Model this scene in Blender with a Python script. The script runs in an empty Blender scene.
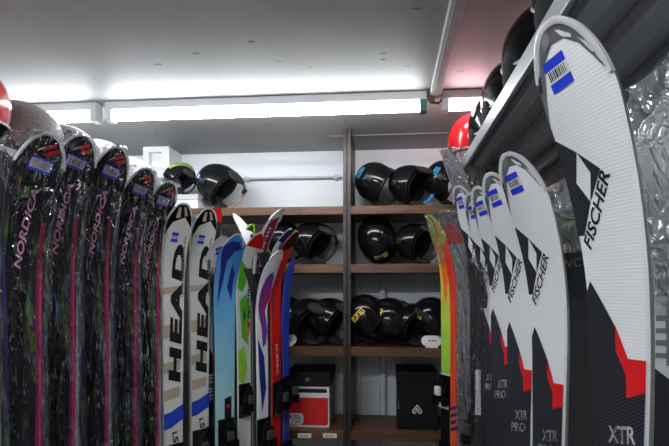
import bpy, bmesh, math, random
from mathutils import Vector, Matrix, Euler, noise
random.seed(7)
R = math.radians
COL = bpy.context.scene.collection
PI = math.pi

# ------------------------------------------------------------------ camera numbers
EYE = Vector((0, 0, 1.35)); YAW = R(4.5); F = 450.0; CX = 352.6; CY = 288.0
def at(px, py, Y):
    """world point seen at pixel (px,py) on the plane y=Y"""
    rt = Vector((math.cos(YAW), math.sin(YAW), 0)); fw = Vector((-math.sin(YAW), math.cos(YAW), 0))
    d = rt*((px-CX)/F) + fw + Vector((0, 0, (CY-py)/F))
    return EYE + d*(Y/d.y)

# ------------------------------------------------------------------ materials
MATS = {}
def mat(name, col, rough=.5, metal=0., spec=.5, bump=0., bscale=60., var=0., vscale=8., coat=0., emit=None, estr=0., stretch=(1,1,1), coord='Object'):
    if name in MATS: return MATS[name]
    m = bpy.data.materials.new(name); m.use_nodes = True
    nt = m.node_tree; b = nt.nodes['Principled BSDF']
    b.inputs['Base Color'].default_value = (*col, 1)
    b.inputs['Roughness'].default_value = rough
    b.inputs['Metallic'].default_value = metal
    b.inputs['Specular IOR Level'].default_value = spec
    b.inputs['Coat Weight'].default_value = coat
    b.inputs['Coat Roughness'].default_value = .05
    if emit: b.inputs['Emission Color'].default_value = (*emit, 1); b.inputs['Emission Strength'].default_value = estr
    if bump or var:
        tc = nt.nodes.new('ShaderNodeTexCoord'); mp = nt.nodes.new('ShaderNodeMapping')
        mp.inputs['Scale'].default_value = stretch
        nt.links.new(tc.outputs[coord], mp.inputs[0])
    if bump:
        n = nt.nodes.new('ShaderNodeTexNoise'); n.inputs['Scale'].default_value = bscale; n.inputs['Detail'].default_value = 4
        bp = nt.nodes.new('ShaderNodeBump'); bp.inputs['Strength'].default_value = bump; bp.inputs['Distance'].default_value = .01
        nt.links.new(mp.outputs[0], n.inputs['Vector']); nt.links.new(n.outputs[0], bp.inputs['Height']); nt.links.new(bp.outputs[0], b.inputs['Normal'])
    if var:
        n = nt.nodes.new('ShaderNodeTexNoise'); n.inputs['Scale'].default_value = vscale; n.inputs['Detail'].default_value = 5
        mx = nt.nodes.new('ShaderNodeMix'); mx.data_type = 'RGBA'
        mx.inputs['A'].default_value = (*[c*(1-var) for c in col], 1); mx.inputs['B'].default_value = (*[min(1, c*(1+var)) for c in col], 1)
        nt.links.new(mp.outputs[0], n.inputs['Vector']); nt.links.new(n.outputs[0], mx.inputs['Factor']); nt.links.new(mx.outputs['Result'], b.inputs['Base Color'])
    MATS[name] = m; return m

def nodes_mat(name):
    m = bpy.data.materials.new(name); m.use_nodes = True; MATS[name] = m
    return m, m.node_tree, m.node_tree.nodes['Principled BSDF']
def N(nt, kind, **kw):
    n = nt.nodes.new(kind)
    for k, v in kw.items():
        if k in n.inputs: n.inputs[k].default_value = v
        else: setattr(n, k, v)
    return n
def ramp(nt, stops, interp='LINEAR'):
    r = nt.nodes.new('ShaderNodeValToRGB'); r.color_ramp.interpolation = interp
    e = r.color_ramp.elements
    e[0].position, e[0].color = stops[0][0], (*stops[0][1], 1)
    e[1].position, e[1].color = stops[1][0], (*stops[1][1], 1)
    for p, c in stops[2:]:
        x = e.new(p); x.color = (*c, 1)
    return r

def film(name, tint, milky=.05, bump=.6, scale=(18, 18, 5), base=.05, rough=.07):
    m, nt, b = nodes_mat(name); nt.nodes.remove(b)
    out = nt.nodes['Material Output']
    tc = N(nt, 'ShaderNodeTexCoord'); mp = N(nt, 'ShaderNodeMapping'); mp.inputs['Scale'].default_value = scale
    nt.links.new(tc.outputs['Object'], mp.inputs[0])
    n1 = N(nt, 'ShaderNodeTexNoise', Scale=1.3, Detail=2., Distortion=1.8); nt.links.new(mp.outputs[0], n1.inputs['Vector'])
    v = N(nt, 'ShaderNodeTexVoronoi', Scale=1.3); v.feature = 'DISTANCE_TO_EDGE'
    nt.links.new(mp.outputs[0], v.inputs['Vector'])
    ad = N(nt, 'ShaderNodeMath', operation='ADD'); nt.links.new(n1.outputs[0], ad.inputs[0]); nt.links.new(v.outputs[0], ad.inputs[1])
    bp = N(nt, 'ShaderNodeBump', Strength=bump, Distance=.05); nt.links.new(ad.outputs[0], bp.inputs['Height'])
    tr = N(nt, 'ShaderNodeBsdfTransparent'); tr.inputs[0].default_value = (*tint, 1)
    gl = N(nt, 'ShaderNodeBsdfGlossy'); gl.inputs['Roughness'].default_value = rough
    nt.links.new(bp.outputs[0], gl.inputs['Normal'])
    lw = N(nt, 'ShaderNodeLayerWeight', Blend=.5); nt.links.new(bp.outputs[0], lw.inputs['Normal'])
    fr = N(nt, 'ShaderNodeMath', operation='POWER'); fr.inputs[1].default_value = 3.2; nt.links.new(lw.outputs['Facing'], fr.inputs[0])
    a2 = N(nt, 'ShaderNodeMath', operation='MULTIPLY_ADD'); a2.inputs[1].default_value = .8; a2.inputs[2].default_value = base+.035; a2.use_clamp = True
    nt.links.new(fr.outputs[0], a2.inputs[0])
    mx = N(nt, 'ShaderNodeMixShader'); nt.links.new(a2.outputs[0], mx.inputs[0]); nt.links.new(tr.outputs[0], mx.inputs[1]); nt.links.new(gl.outputs[0], mx.inputs[2])
    df = N(nt, 'ShaderNodeBsdfDiffuse'); df.inputs[0].default_value = (.85, .88, .9, 1); nt.links.new(bp.outputs[0], df.inputs['Normal'])
    mx2 = N(nt, 'ShaderNodeMixShader'); mx2.inputs[0].default_value = milky
    nt.links.new(mx.outputs[0], mx2.inputs[1]); nt.links.new(df.outputs[0], mx2.inputs[2]); nt.links.new(mx2.outputs[0], out.inputs[0])
    return m

WHITE = mat('white_topsheet', (.86, .87, .89), .28, coat=.3)
WHITE2 = mat('offwhite_topsheet', (.78, .79, .74), .3, coat=.3)
BLACKP = mat('black_gloss_plastic', (.006, .006, .007), .13, spec=.35)
BLACKM = mat('black_matte_plastic', (.008, .008, .009), .4, spec=.3)
PADB = mat('black_padding', (.014, .014, .016), .9, bump=.3, bscale=200)
STRAPM = mat('black_webbing', (.018, .018, .02), .8)
CHROME = mat('brushed_metal', (.88, .88, .90), .28, metal=.3, bump=.05, bscale=300)
GREYPL = mat('grey_plate', (.20, .20, .215), .35, metal=.3)
STEEL = mat('steel_edge', (.36, .34, .30), .35, metal=.7)
SIDEW = mat('dark_sidewall', (.02, .02, .022), .4)
PTEX = mat('dark_base', (.015, .015, .017), .35)
BLUE = mat('sticker_blue', (.02, .05, .75), .35)
PAPER = mat('sticker_white', (.85, .85, .85), .5)
INK = mat('black_ink', (.008, .008, .01), .35)
RED = mat('red_ink', (.72, .012, .015), .3, coat=.2)
PINK = mat('pink_ink', (.75, .03, .22), .35)
LETP = mat('pale_pink_lettering', (.80, .35, .50), .35)
BEIGE = mat('beige_ink', (.50, .42, .31), .4)
ROYAL = mat('royal_blue_ink', (.02, .07, .55), .3, coat=.2)
DBLUE = mat('navy_ink', (.015, .03, .22), .3)
GREEN = mat('green_ink', (.12, .55, .03), .35)
LIME = mat('lime_ink', (.35, .75, .05), .35)
ORANGE = mat('orange_ink', (.85, .16, .02), .35)
YELLOW = mat('yellow_ink', (.75, .55, .08), .4)
PURPLE = mat('purple_ink', (.18, .04, .35), .35)
TEAL = mat('teal_ink', (.03, .25, .22), .35)
MAROON = mat('maroon_ink', (.28, .02, .07), .35)
CYAN = mat('cyan_ink', (.05, .35, .6), .4)
GREYI = mat('grey_ink', (.25, .25, .27), .4)
LINEW = mat('white_line_ink', (.75, .76, .78), .35)

# carbon weave black
m, nt, b = nodes_mat('carbon_weave')
tc = N(nt, 'ShaderNodeTexCoord'); mp = N(nt, 'ShaderNodeMapping'); mp.inputs['Rotation'].default_value = (0, R(35), 0)
nt.links.new(tc.outputs['Object'], mp.inputs[0])
w = N(nt, 'ShaderNodeTexWave', Scale=75.); w.bands_direction = 'Z'; nt.links.new(mp.outputs[0], w.inputs['Vector'])
r_ = ramp(nt, [(.35, (.006, .007, .011)), (.75, (.045, .048, .062))]); nt.links.new(w.outputs[0], r_.inputs[0])
nt.links.new(r_.outputs[0], b.inputs['Base Color']); b.inputs['Roughness'].default_value = .28
CARBON = m
# ribbed white (fine lines on the race skis)
m, nt, b = nodes_mat('ribbed_white')
tc = N(nt, 'ShaderNodeTexCoord'); w = N(nt, 'ShaderNodeTexWave', Scale=70.); w.bands_direction = 'Z'; nt.links.new(tc.outputs['Object'], w.inputs['Vector'])
r_ = ramp(nt, [(.2, (.86, .87, .89)), (.6, (.91, .92, .94))]); nt.links.new(w.outputs[0], r_.inputs[0])
nt.links.new(r_.outputs[0], b.inputs['Base Color']); b.inputs['Roughness'].default_value = .32
bp = N(nt, 'ShaderNodeBump', Strength=.12, Distance=.002); nt.links.new(w.outputs[0], bp.inputs['Height']); nt.links.new(bp.outputs[0], b.inputs['Normal'])
RIBW = m
# dark ski topsheet with mottled green / purple shapes
m, nt, b = nodes_mat('mottled_dark_topsheet')
tc = N(nt, 'ShaderNodeTexCoord'); mp = N(nt, 'ShaderNodeMapping'); mp.inputs['Scale'].default_value = (20, 4, 7)
nt.links.new(tc.outputs['Object'], mp.inputs[0])
n1 = N(nt, 'ShaderNodeTexNoise', Scale=1.0, Detail=3., Distortion=1.0); nt.links.new(mp.outputs[0], n1.inputs['Vector'])
r_ = ramp(nt, [(.0, (.02, .006, .03)), (.40, (.008, .008, .018)), (.53, (.008, .008, .014)), (.56, (.04, .12, .01)), (.62, (.09, .22, .01)), (.66, (.07, .008, .06)), (.8, (.14, .008, .08))]); nt.links.new(n1.outputs[0], r_.inputs[0])
nt.links.new(r_.outputs[0], b.inputs['Base Color']); b.inputs['Roughness'].default_value = .3
MOTTLE = m
# painted gradient skis
def bands(name, stops, mscale=.12, z0=0., z1=1.8, rough=.3):
    m, nt, b = nodes_mat(name)
    tc = N(nt, 'ShaderNodeTexCoord'); sp = N(nt, 'ShaderNodeSeparateXYZ'); nt.links.new(tc.outputs['Object'], sp.inputs[0])
    n1 = N(nt, 'ShaderNodeTexNoise', Scale=18., Detail=3.); nt.links.new(tc.outputs['Object'], n1.inputs['Vector'])
    mr = N(nt, 'ShaderNodeMapRange'); mr.inputs[1].default_value = z0; mr.inputs[2].default_value = z1
    nt.links.new(sp.outputs['Z'], mr.inputs[0])
    ma = N(nt, 'ShaderNodeMath', operation='MULTIPLY_ADD'); ma.inputs[1].default_value = mscale; nt.links.new(n1.outputs[0], ma.inputs[0]); nt.links.new(mr.outputs[0], ma.inputs[2])
    sb = N(nt, 'ShaderNodeMath', operation='SUBTRACT'); sb.inputs[1].default_value = mscale*.5; nt.links.new(ma.outputs[0], sb.inputs[0])
    r_ = ramp(nt, stops); nt.links.new(sb.outputs[0], r_.inputs[0]); nt.links.new(r_.outputs[0], b.inputs['Base Color'])
    b.inputs['Roughness'].default_value = rough; b.inputs['Coat Weight'].default_value = .3
    return m
BLUEFADE = bands('blue_fading_topsheet', [(0, (.45, .75, .78)), (.48, (.42, .74, .78)), (.72, (.12, .42, .75)), (.9, (.03, .22, .75))], .1)
REDTOP = mat('red_topsheet', (.75, .015, .015), .28, coat=.3)
ORTOP = bands('orange_red_topsheet', [(0, (.75, .04, .02)), (.4, (.85, .10, .03)), (1, (.7, .02, .02))])
DARKTOP = mat('dark_grey_topsheet', (.045, .047, .05), .3, coat=.3, var=.3, vscale=12)
BLUTOP = mat('blue_topsheet', (.03, .07, .5), .3, coat=.3)
LIMETOP = bands('lime_topsheet', [(0, (.4, .7, .1)), (.5, (.35, .75, .06)), (.7, (.5, .75, .10)), (.82, (.85, .40, .05)), (.95, (.3, .7, .1))], .35)
GREYTOP = bands('silver_grey_topsheet', [(0, (.05, .05, .055)), (.5, (.10, .10, .11)), (.75, (.30, .31, .32)), (1, (.35, .36, .38))], .3)

FILM = film('clear_shrink_film', (.90, .88, .93), .0, 1.0, (22, 22, 4), .015, .045)
FILM2 = film('crumpled_clear_film', (.95, .96, .96), .07, 1.0, (22, 22, 7), .10, .07)
FILM3 = film('hazy_poly_bag', (.90, .93, .93), .28, 1.0, (26, 26, 11), .12, .1)

# room materials
m, nt, b = nodes_mat('ceiling_paint')
tc = N(nt, 'ShaderNodeTexCoord')
n0 = N(nt, 'ShaderNodeTexNoise', Scale=1.7, Detail=6.); nt.links.new(tc.outputs['Object'], n0.inputs['Vector'])
r0 = ramp(nt, [(.3, (.22, .215, .215)), (.7, (.335, .33, .325))]); nt.links.new(n0.outputs[0], r0.inputs[0])
mp = N(nt, 'ShaderNodeMapping'); mp.inputs['Scale'].default_value = (5.5, 13, 5); nt.links.new(tc.outputs['Object'], mp.inputs[0])
v = N(nt, 'ShaderNodeTexVoronoi', Scale=1.0); nt.links.new(mp.outputs[0], v.inputs['Vector'])
n2 = N(nt, 'ShaderNodeTexNoise', Scale=60., Detail=2.); nt.links.new(tc.outputs['Object'], n2.inputs['Vector'])
ma = N(nt, 'ShaderNodeMath', operation='MULTIPLY_ADD'); ma.inputs[1].default_value = .12; nt.links.new(n2.outputs[0], ma.inputs[0]); nt.links.new(v.outputs['Distance'], ma.inputs[2])
r1 = ramp(nt, [(.125, (1, 1, 1)), (.150, (0, 0, 0))]); nt.links.new(ma.outputs[0], r1.inputs[0])
gt = N(nt, 'ShaderNodeMath', operation='GREATER_THAN'); gt.inputs[1].default_value = .35
sr = N(nt, 'ShaderNodeSeparateColor'); nt.links.new(v.outputs['Color'], sr.inputs[0]); nt.links.new(sr.outputs[0], gt.inputs[0])
mu = N(nt, 'ShaderNodeMath', operation='MULTIPLY'); nt.links.new(r1.outputs[0], mu.inputs[0]); nt.links.new(gt.outputs[0], mu.inputs[1])
mx = N(nt, 'ShaderNodeMix', data_type='RGBA'); mx.inputs['B'].default_value = (.09, .08, .075, 1)
nt.links.new(mu.outputs[0], mx.inputs['Factor']); nt.links.new(r0.outputs[0], mx.inputs['A']); nt.links.new(mx.outputs['Result'], b.inputs['Base Color'])
bp = N(nt, 'ShaderNodeBump', Strength=.45, Distance=.02); nt.links.new(n0.outputs[0], bp.inputs['Height']); nt.links.new(bp.outputs[0], b.inputs['Normal'])
b.inputs['Roughness'].default_value = .55
CEIL = m
WALLW = mat('white_wall_paint', (.72, .75, .78), .5, var=.05, vscale=4)
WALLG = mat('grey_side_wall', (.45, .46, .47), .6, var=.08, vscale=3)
FLOORM = mat('worn_concrete', (.36, .35, .33), .7, var=.15, vscale=6, bump=.2)
TRIMW = mat('white_metal_trim', (.72, .74, .76), .35)
def wood(name, dark, light, rough=.45):
    m, nt, b = nodes_mat(name)
    tc = N(nt, 'ShaderNodeTexCoord'); mp = N(nt, 'ShaderNodeMapping'); mp.inputs['Scale'].default_value = (2, 30, 30)
    nt.links.new(tc.outputs['Object'], mp.inputs[0])
    n = N(nt, 'ShaderNodeTexNoise', Scale=2.2, Detail=6., Distortion=.8); nt.links.new(mp.outputs[0], n.inputs['Vector'])
    r_ = ramp(nt, [(.3, dark), (.72, light)]); nt.links.new(n.outputs[0], r_.inputs[0]); nt.links.new(r_.outputs[0], b.inputs['Base Color'])
    b.inputs['Roughness'].default_value = rough
    return m
WOODS = wood('brown_shelf_wood', (.05, .022, .010), (.19, .085, .036))
WOODP = wood('dark_post_wood', (.018, .011, .009), (.042, .026, .021))
DARKM = mat('dark_galvanised_sheet', (.58, .60, .63), .30, metal=.4, bump=.12, bscale=5, stretch=(3, .4, 3), var=.3, vscale=2.5)
LIPM = mat('light_grey_lip', (.50, .52, .55), .35, metal=.2)
GREYH = None
m, nt, b = nodes_mat('crackled_grey_shell')
tc = N(nt, 'ShaderNodeTexCoord'); v = N(nt, 'ShaderNodeTexVoronoi', Scale=85.); v.feature = 'DISTANCE_TO_EDGE'; nt.links.new(tc.outputs['Object'], v.inputs['Vector'])
r_ = ramp(nt, [(.0, (.14, .13, .125)), (.06, (.29, .28, .265))]); nt.links.new(v.outputs[0], r_.inputs[0]); nt.links.new(r_.outputs[0], b.inputs['Base Color'])
b.inputs['Roughness'].default_value = .5
GREYH = m
WHITEH = mat('white_gloss_shell', (.80, .81, .82), .25, coat=.4)
REDH = mat('red_gloss_shell', (.65, .01, .015), .2, coat=.5)

# ------------------------------------------------------------------ object helpers
def put(name, bm, mats, parent=None, smooth=False, loc=None, rot=None, label=None):
    me = bpy.data.meshes.new(name); bm.normal_update(); bm.to_mesh(me); bm.free()
    for mm in (mats if isinstance(mats, (list, tuple)) else [mats]): me.materials.append(mm)
    if smooth:
        for p in me.polygons: p.use_smooth = True
        try: me.set_sharp_from_angle(angle=R(40))
        except Exception: pass
    o = bpy.data.objects.new(name, me); COL.objects.link(o)
    if parent: o.parent = parent
    if loc is not None: o.location = loc
    if rot is not None: o.rotation_euler = rot
    if label: o['label'] = label
    return o
def tag(o, label, cat, group=None):
    o['label'] = label; o['category'] = cat
    if group: o['group'] = group
    return o
def thing(name, label, cat, loc=(0, 0, 0), rot=(0, 0, 0), group=None):
    o = bpy.data.objects.new(name, None); COL.objects.link(o); o.empty_display_size = .05
    o.location = loc; o.rotation_euler = rot
    return tag(o, label, cat, group)
def struct(name, bm, m, **k):
    o = put(name, bm, m, **k); o['kind'] = 'structure'; return o
def box(bm, lo, hi, mi=0, bev=0.):
    lo, hi = Vector(lo), Vector(hi)
    r = bmesh.ops.create_cube(bm, size=1)
    vs = r['verts']; c = (lo+hi)/2; s = hi-lo
    for v in vs: v.co = Vector((v.co.x*s.x, v.co.y*s.y, v.co.z*s.z)) + c
    fs = set(f for v in vs for f in v.link_faces)
    for f in fs: f.material_index = mi
    if bev:
        es = list(set(e for f in fs for e in f.edges))
        r2 = bmesh.ops.bevel(bm, geom=es, offset=bev, segments=2, affect='EDGES', profile=.6)
        for f in r2['faces']: f.material_index = mi
    return bm
def cyl(bm, p0, p1, r, seg=16, mi=0, r2=None):
    p0, p1 = Vector(p0), Vector(p1); d = p1-p0
    M = Matrix.Translation((p0+p1)/2) @ d.to_track_quat('Z', 'Y').to_matrix().to_4x4()
    res = bmesh.ops.create_cone(bm, cap_ends=True, segments=seg, radius1=r, radius2=r if r2 is None else r2, depth=d.length, matrix=M)
    for v in res['verts']:
        for f in v.link_faces: f.material_index = mi
    return bm
def tube(bm, pts, w, h=None, seg=8, mi=0, closed=False):
    """sweep an elliptical section along points"""
    h = w if h is None else h
    pts = [Vector(p) for p in pts]; rings = []; n = len(pts); up = None
    for i, p in enumerate(pts):
        a = pts[(i-1) % n] if (closed or i > 0) else p; c = pts[(i+1) % n] if (closed or i < n-1) else p
        t = (c-a).normalized()
        if up is None:
            up = t.orthogonal().normalized()
        up = (up - t*up.dot(t)).normalized()
        s = t.cross(up)
        rings.append([bm.verts.new(p + up*h*math.cos(2*PI*k/seg) + s*w*math.sin(2*PI*k/seg)) for k in range(seg)])
    m_ = n if closed else n-1
    for i in range(m_):
        A, B = rings[i], rings[(i+1) % n]
        for k in range(seg):
            f = bm.faces.new((A[k], A[(k+1) % seg], B[(k+1) % seg], B[k])); f.material_index = mi
    if not closed:
        for A in (rings[0][::-1], rings[-1]):
            f = bm.faces.new(A); f.material_index = mi
    return bm
def NB(): return bmesh.new()
def text_bm(s, size=1., bold=0., shear=0., sx=1., space=1., res=3):
    cu = bpy.data.curves.new('t', 'FONT'); cu.body = s; cu.size = size; cu.offset = bold; cu.shear = shear
    cu.space_character = space; cu.align_x = 'LEFT'; cu.resolution_u = res; cu.fill_mode = 'FRONT'
    o = bpy.data.objects.new('t', cu); COL.objects.link(o)
    dg = bpy.context.evaluated_depsgraph_get(); dg.update()
    me = bpy.data.meshes.new_from_object(o.evaluated_get(dg))
    bm = NB(); bm.from_mesh(me)
    bpy.data.objects.remove(o); bpy.data.curves.remove(cu); bpy.data.meshes.remove(me)
    for v in bm.verts: v.co.x *= sx
    return bm
def bounds(bm):
    xs = [v.co.x for v in bm.verts]; ys = [v.co.y for v in bm.verts]
    return min(xs), max(xs), min(ys), max(ys)
def slice_bm(bm, step, axis):
    x0, x1, y0, y1 = bounds(bm); lo, hi = (x0, x1) if axis == 0 else (y0, y1)
    k = math.floor(lo/step)+1
    no = Vector((1, 0, 0)) if axis == 0 else Vector((0, 1, 0))
    while k*step < hi:
        bmesh.ops.bisect_plane(bm, geom=bm.verts[:]+bm.edges[:]+bm.faces[:], plane_co=no*(k*step), plane_no=no, dist=1e-6)
        k += 1

# ------------------------------------------------------------------ skis
class Ski:
    def __init__(s, L=1.7, wt=.118, ww=.070, A=.06, T=.35, thk=.013, tm=.95, Rr=.075, pw=2.2):
        s.L, s.wt, s.ww, s.A, s.T, s.thk, s.tm, s.Rr, s.pw = L, wt, ww, A, T, thk, tm, Rr, pw
    def hw(s, t):
        if t < s.tm: w = s.ww/2 + (s.wt-s.ww)/2*((s.tm-max(t, .10))/(s.tm-.10))**2
        else: w = s.ww/2 + (s.wt*.88-s.ww)/2*((t-s.tm)/(s.L-s.tm))**2
        if t < s.Rr: w *= max(0., 1-(1-t/s.Rr)**s.pw)**(1/s.pw)
        d = s.L-t
        if d < .03: w *= .75+.25*math.sqrt(max(0, 1-(1-d/.03)**2))
        return w
    def curl(s, t):
        return s.A*((s.T-t)/s.T)**2.4 if t < s.T else 0.
    def th(s, t):
        k = min(1, t/.6, max(.15, (s.L-t)/.35)); return .005+(s.thk-.005)*max(0, k)
    def pt(s, u, t, h=0., face=1):
        """h measured above the topsheet"""
        return Vector((u, -face*(.0015+s.curl(t)+s.th(t)+h), s.L-t))
    def body(s, parent, mats, face=1, name='ski', label=None):
        ts = [0.0006, .003, .007, .012, .02, .03, .042, .056, .07, .085, .1, .12, .145]
        t = .17
        while t < s.L-.04: ts.append(t); t += .035
        ts += [s.L-.03, s.L-.015, s.L-.002]
        bm = NB(); rings = []
        for t in ts:
            w = s.hw(t); th = s.th(t); c = s.curl(t)+.0015; b = min(.0035, w*.3)
            sec = [(-w, 0, 0), (-w, th*.6, 0), (-w+b, th, 0), (w-b, th, 0), (w, th*.6, 0), (w, 0, 0)]
            rings.append([bm.verts.new((x, -face*(c+y), s.L-t)) for x, y, _ in sec])
        for A, B in zip(rings, rings[1:]):
            for k in range(6):
                k2 = (k+1) % 6
                f = bm.faces.new((A[k], A[k2], B[k2], B[k]))
                f.material_index = 0 if k in (1, 2, 3) else (1 if k in (0, 4) else 2)
        bm.faces.new(rings[0]); bm.faces.new(rings[-1][::-1])
        bmesh.ops.recalc_face_normals(bm, faces=bm.faces)
        return put(name, bm, mats, parent, smooth=True, label=label)
    def patch(s, parent, name, polys, mats, h=.0006, norm=True, face=1, label=None):
        """polys: list of (points[(u,t)], material index); stacked in order"""
        out = NB()
        for i, (pts, mi) in enumerate(polys):
            bm = NB()
            bm.faces.new([bm.verts.new((u, t, 0)) for u, t in pts])
            slice_bm(bm, .02, 1)
            if norm: slice_bm(bm, .5, 0)
            s._merge(out, bm, mi, h+.0003*i, norm, face)
        return put(name, out, mats, parent, label=label)
    def _merge(s, out, bm, mi, h, norm, face):
        mp = {}
        for v in bm.verts:
            u, t = v.co.x, v.co.y
            if norm:
                w = s.hw(max(t, .001)); u = u*w
            mp[v] = out.verts.new(s.pt(u, t, h, face))
        for f in bm.faces:
            try:
                g = out.faces.new([mp[v] for v in f.verts]); g.material_index = mi
                g.normal_update()
                if g.normal.y*face > 0: g.normal_flip()
            except ValueError: pass
        bm.free()
    def text(s, parent, name, txt, u0, t0, ang, size, m, face=1, length=None, height=None, h=.0012, label=None, **k):
        """origin at (u0 metres, t0 metres from the tip); ang turns the baseline (0 = across, 90 = running up)"""
        bm = text_bm(txt, size, **k)
        x0, x1, y0, y1 = bounds(bm)
        for v in bm.verts:
            v.co.x -= x0; v.co.y -= y0
            if length: v.co.x *= length/(x1-x0)
            if height: v.co.y *= height/(y1-y0)
        ca, sa = math.cos(R(ang)), math.sin(R(ang))
        for v in bm.verts:
            x, y = v.co.x, v.co.y
            v.co.x = u0 + x*ca - y*sa; v.co.y = t0 - (x*sa + y*ca)
        slice_bm(bm, .02, 1)
        out = NB(); s._merge(out, bm, 0, h, False, face)
        return put(name, out, m, parent, label=label)
    def marks(s, parent, u0, t0, t1, wd, m, n=7, face=1, name='small_print'):
        P = []; st = (t1-t0)/n
        for k in range(n):
            a = t0+st*k; b = a+st*.72
            P.append(([(u0, a), (u0+wd, a-.003), (u0+wd, a+st*.2), (u0, a+st*.22)], 0))
            if k % 3 != 1: P.append(([(u0, b-st*.2), (u0+wd, b-.003-st*.2), (u0+wd, b-.003), (u0, b)], 0))
            if k == 0: P.append(([(u0+wd*.42, t0), (u0+wd*.58, t0), (u0+wd*.58, t1), (u0+wd*.42, t1)], 0))
            if k % 2 == 0: P.append(([(u0+wd*.4, a), (u0+wd*.6, a), (u0+wd*.6, b), (u0+wd*.4, b)], 0))
        return s.patch(parent, name, P, [m], h=.0014, norm=False, face=face)
    def guard(s, parent, m, Lg=.10, wb=.012, face=1, hgt=.004, name='tip_guard', Lr=None):
        Lr = Lr or Lg
        bm = NB(); out = []
        n = 20
        for i in range(n+1):
            q = (i/n); t = Lg*(1-q)**1.8+.0004; out.append((-s.hw(t), t))
        out2 = [(s.hw(Lr*(q/n)**1.8+.0004), Lr*(q/n)**1.8+.0004) for q in range(1, n+1)]
        outl = out+out2; rings = []
        for j, (u, t) in enumerate(outl):
            u1, t1 = outl[max(0, j-1)]; u2, t2 = outl[min(len(outl)-1, j+1)]
            d = Vector((u2-u1, t2-t1)); d.normalize(); nrm = Vector((-d.y, d.x))
            if nrm.y < 0 and abs(nrm.y) > .5 or (nrm.x*u > 0 and abs(nrm.x) > .5): nrm = -nrm
            wbj = wb*min(1, (min(j, len(outl)-1-j)+1)/4)
            ui, ti = u+nrm.x*wbj, t+nrm.y*wbj
            uo, to = u-nrm.x*.0012, max(0, t-nrm.y*.0012)
            rings.append([bm.verts.new(p) for p in (s.pt(uo, to, -s.th(t)*.6, face), s.pt(uo, to, hgt*.7, face), s.pt(u+nrm.x*.002, t+nrm.y*.002, hgt, face), s.pt(ui, ti, hgt*.8, face), s.pt(ui, ti, -.001, face))])
        for A, B in zip(rings, rings[1:]):
            for k in range(5): bm.faces.new((A[k], A[(k+1) % 5], B[(k+1) % 5], B[k]))
        bm.faces.new(rings[0]); bm.faces.new(rings[-1][::-1])
        bmesh.ops.recalc_face_normals(bm, faces=bm.faces)
        return put(name, bm, m, parent, smooth=True)
    def sticker(s, parent, u0, t0, wd, ht, ang, face=1, vertical_bars=True, bands_=(.3, .3)):
        """barcode sticker with blue bands; centred at (u0,t0)"""
        ca, sa = math.cos(R(ang)), math.sin(R(ang))
        def q(x0, y0, x1, y1):
            return [(u0+(x*ca-y*sa), t0-(x*sa+y*ca)) for x, y in ((x0, y0), (x1, y0), (x1, y1), (x0, y1))]
        W, H = wd/2, ht/2
        P = [(q(-W, -H, W, H), 0)]
        P.append((q(-W*(1.01 if bands_[0] > .25 else .9), -H+ht*bands_[0], W*(1.01 if bands_[0] > .25 else .9), H-ht*bands_[1]), 1))
        x = -W*.8
        while x < W*.8:
            b = random.choice((.0012, .002, .0028)); P.append((q(x, -H+ht*(bands_[0]+.06), min(x+b, W*.8), H-ht*(bands_[1]+.04)), 2)); x += b+random.choice((.0013, .002))
        P[2:] = [(p, 2) for p, _ in P[2:]]
        bm = NB()
        for i, (pts, mi) in enumerate(P):
            b = NB(); b.faces.new([b.verts.new((u, t, 0)) for u, t in pts]); slice_bm(b, .015, 1)
            s._merge(bm, b, mi, .0014+.0004*mi, False, face)
        return put('barcode_sticker', bm, [BLUE, PAPER, INK], parent)
    def binding(s, parent, t, m, face=1, acc=None):
        acc = acc or mat('dark_grey_accent', (.06, .06, .065), .35)
        for nm, sgn in (('toe_binding', 1), ('heel_binding', -1)):
            bm = NB(); tc_ = t if sgn == 1 else t+.30
            y0 = -face*(.0015+s.th(tc_)); z = s.L-tc_
            def bx(x0, x1, d0, d1, z0, z1, mi=0, bev=.004):
                ya, yb = y0-face*d0, y0-face*d1
                box(bm, (x0, min(ya, yb), z+z0), (x1, max(ya, yb), z+z1), mi, bev)
            bx(-.036, .036, 0, .010, -.075, .075)
            bx(-.027, .027, .008, .042, -.005*sgn-.035, -.005*sgn+.045, 0, .009)
            if sgn == 1:
                for k in (-1, 1):
                    bx(min(k*.018, k*.043), max(k*.018, k*.043), .018, .046, -.055, -.012, 0, .008)
                bx(-.016, .016, .030, .055, -.01, .03, 1, .007)
                bx(-.03, .03, .008, .014, -.072, -.045, 1, .002)
                cyl(bm, (0, y0-face*.02, z+.03), (0, y0-face*.02, z+.065), .017)
            else:
                bx(-.030, .030, .030, .068, -.02, .025, 0, .010)
                bx(-.012, .012, .058, .082, -.085, .015, 1, .005)
                cyl(bm, (0, y0-face*.03, z-.03), (0, y0-face*.03, z-.075), .018)
                bx(-.04, .04, .010, .020, .02, .05, 0, .004)
            put(nm, bm, [m, acc], parent, smooth=True)
    def brakes(s, parent, t, m, face=1):
        bm = NB(); z = s.L-t
        for k in (-1, 1):
            tube(bm, [(k*.036, -face*.03, z+.05), (k*.045, -face*.03, z), (k*.046, face*.00, z-.04), (k*.045, face*.035, z-.075)], .003)
            box(bm, (k*.045-.006, face*.035-.008, z-.11), (k*.045+.006, face*.035+.008, z-.07), 0, .003)
        put('brake_arm', bm, m, parent, smooth=True)
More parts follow.
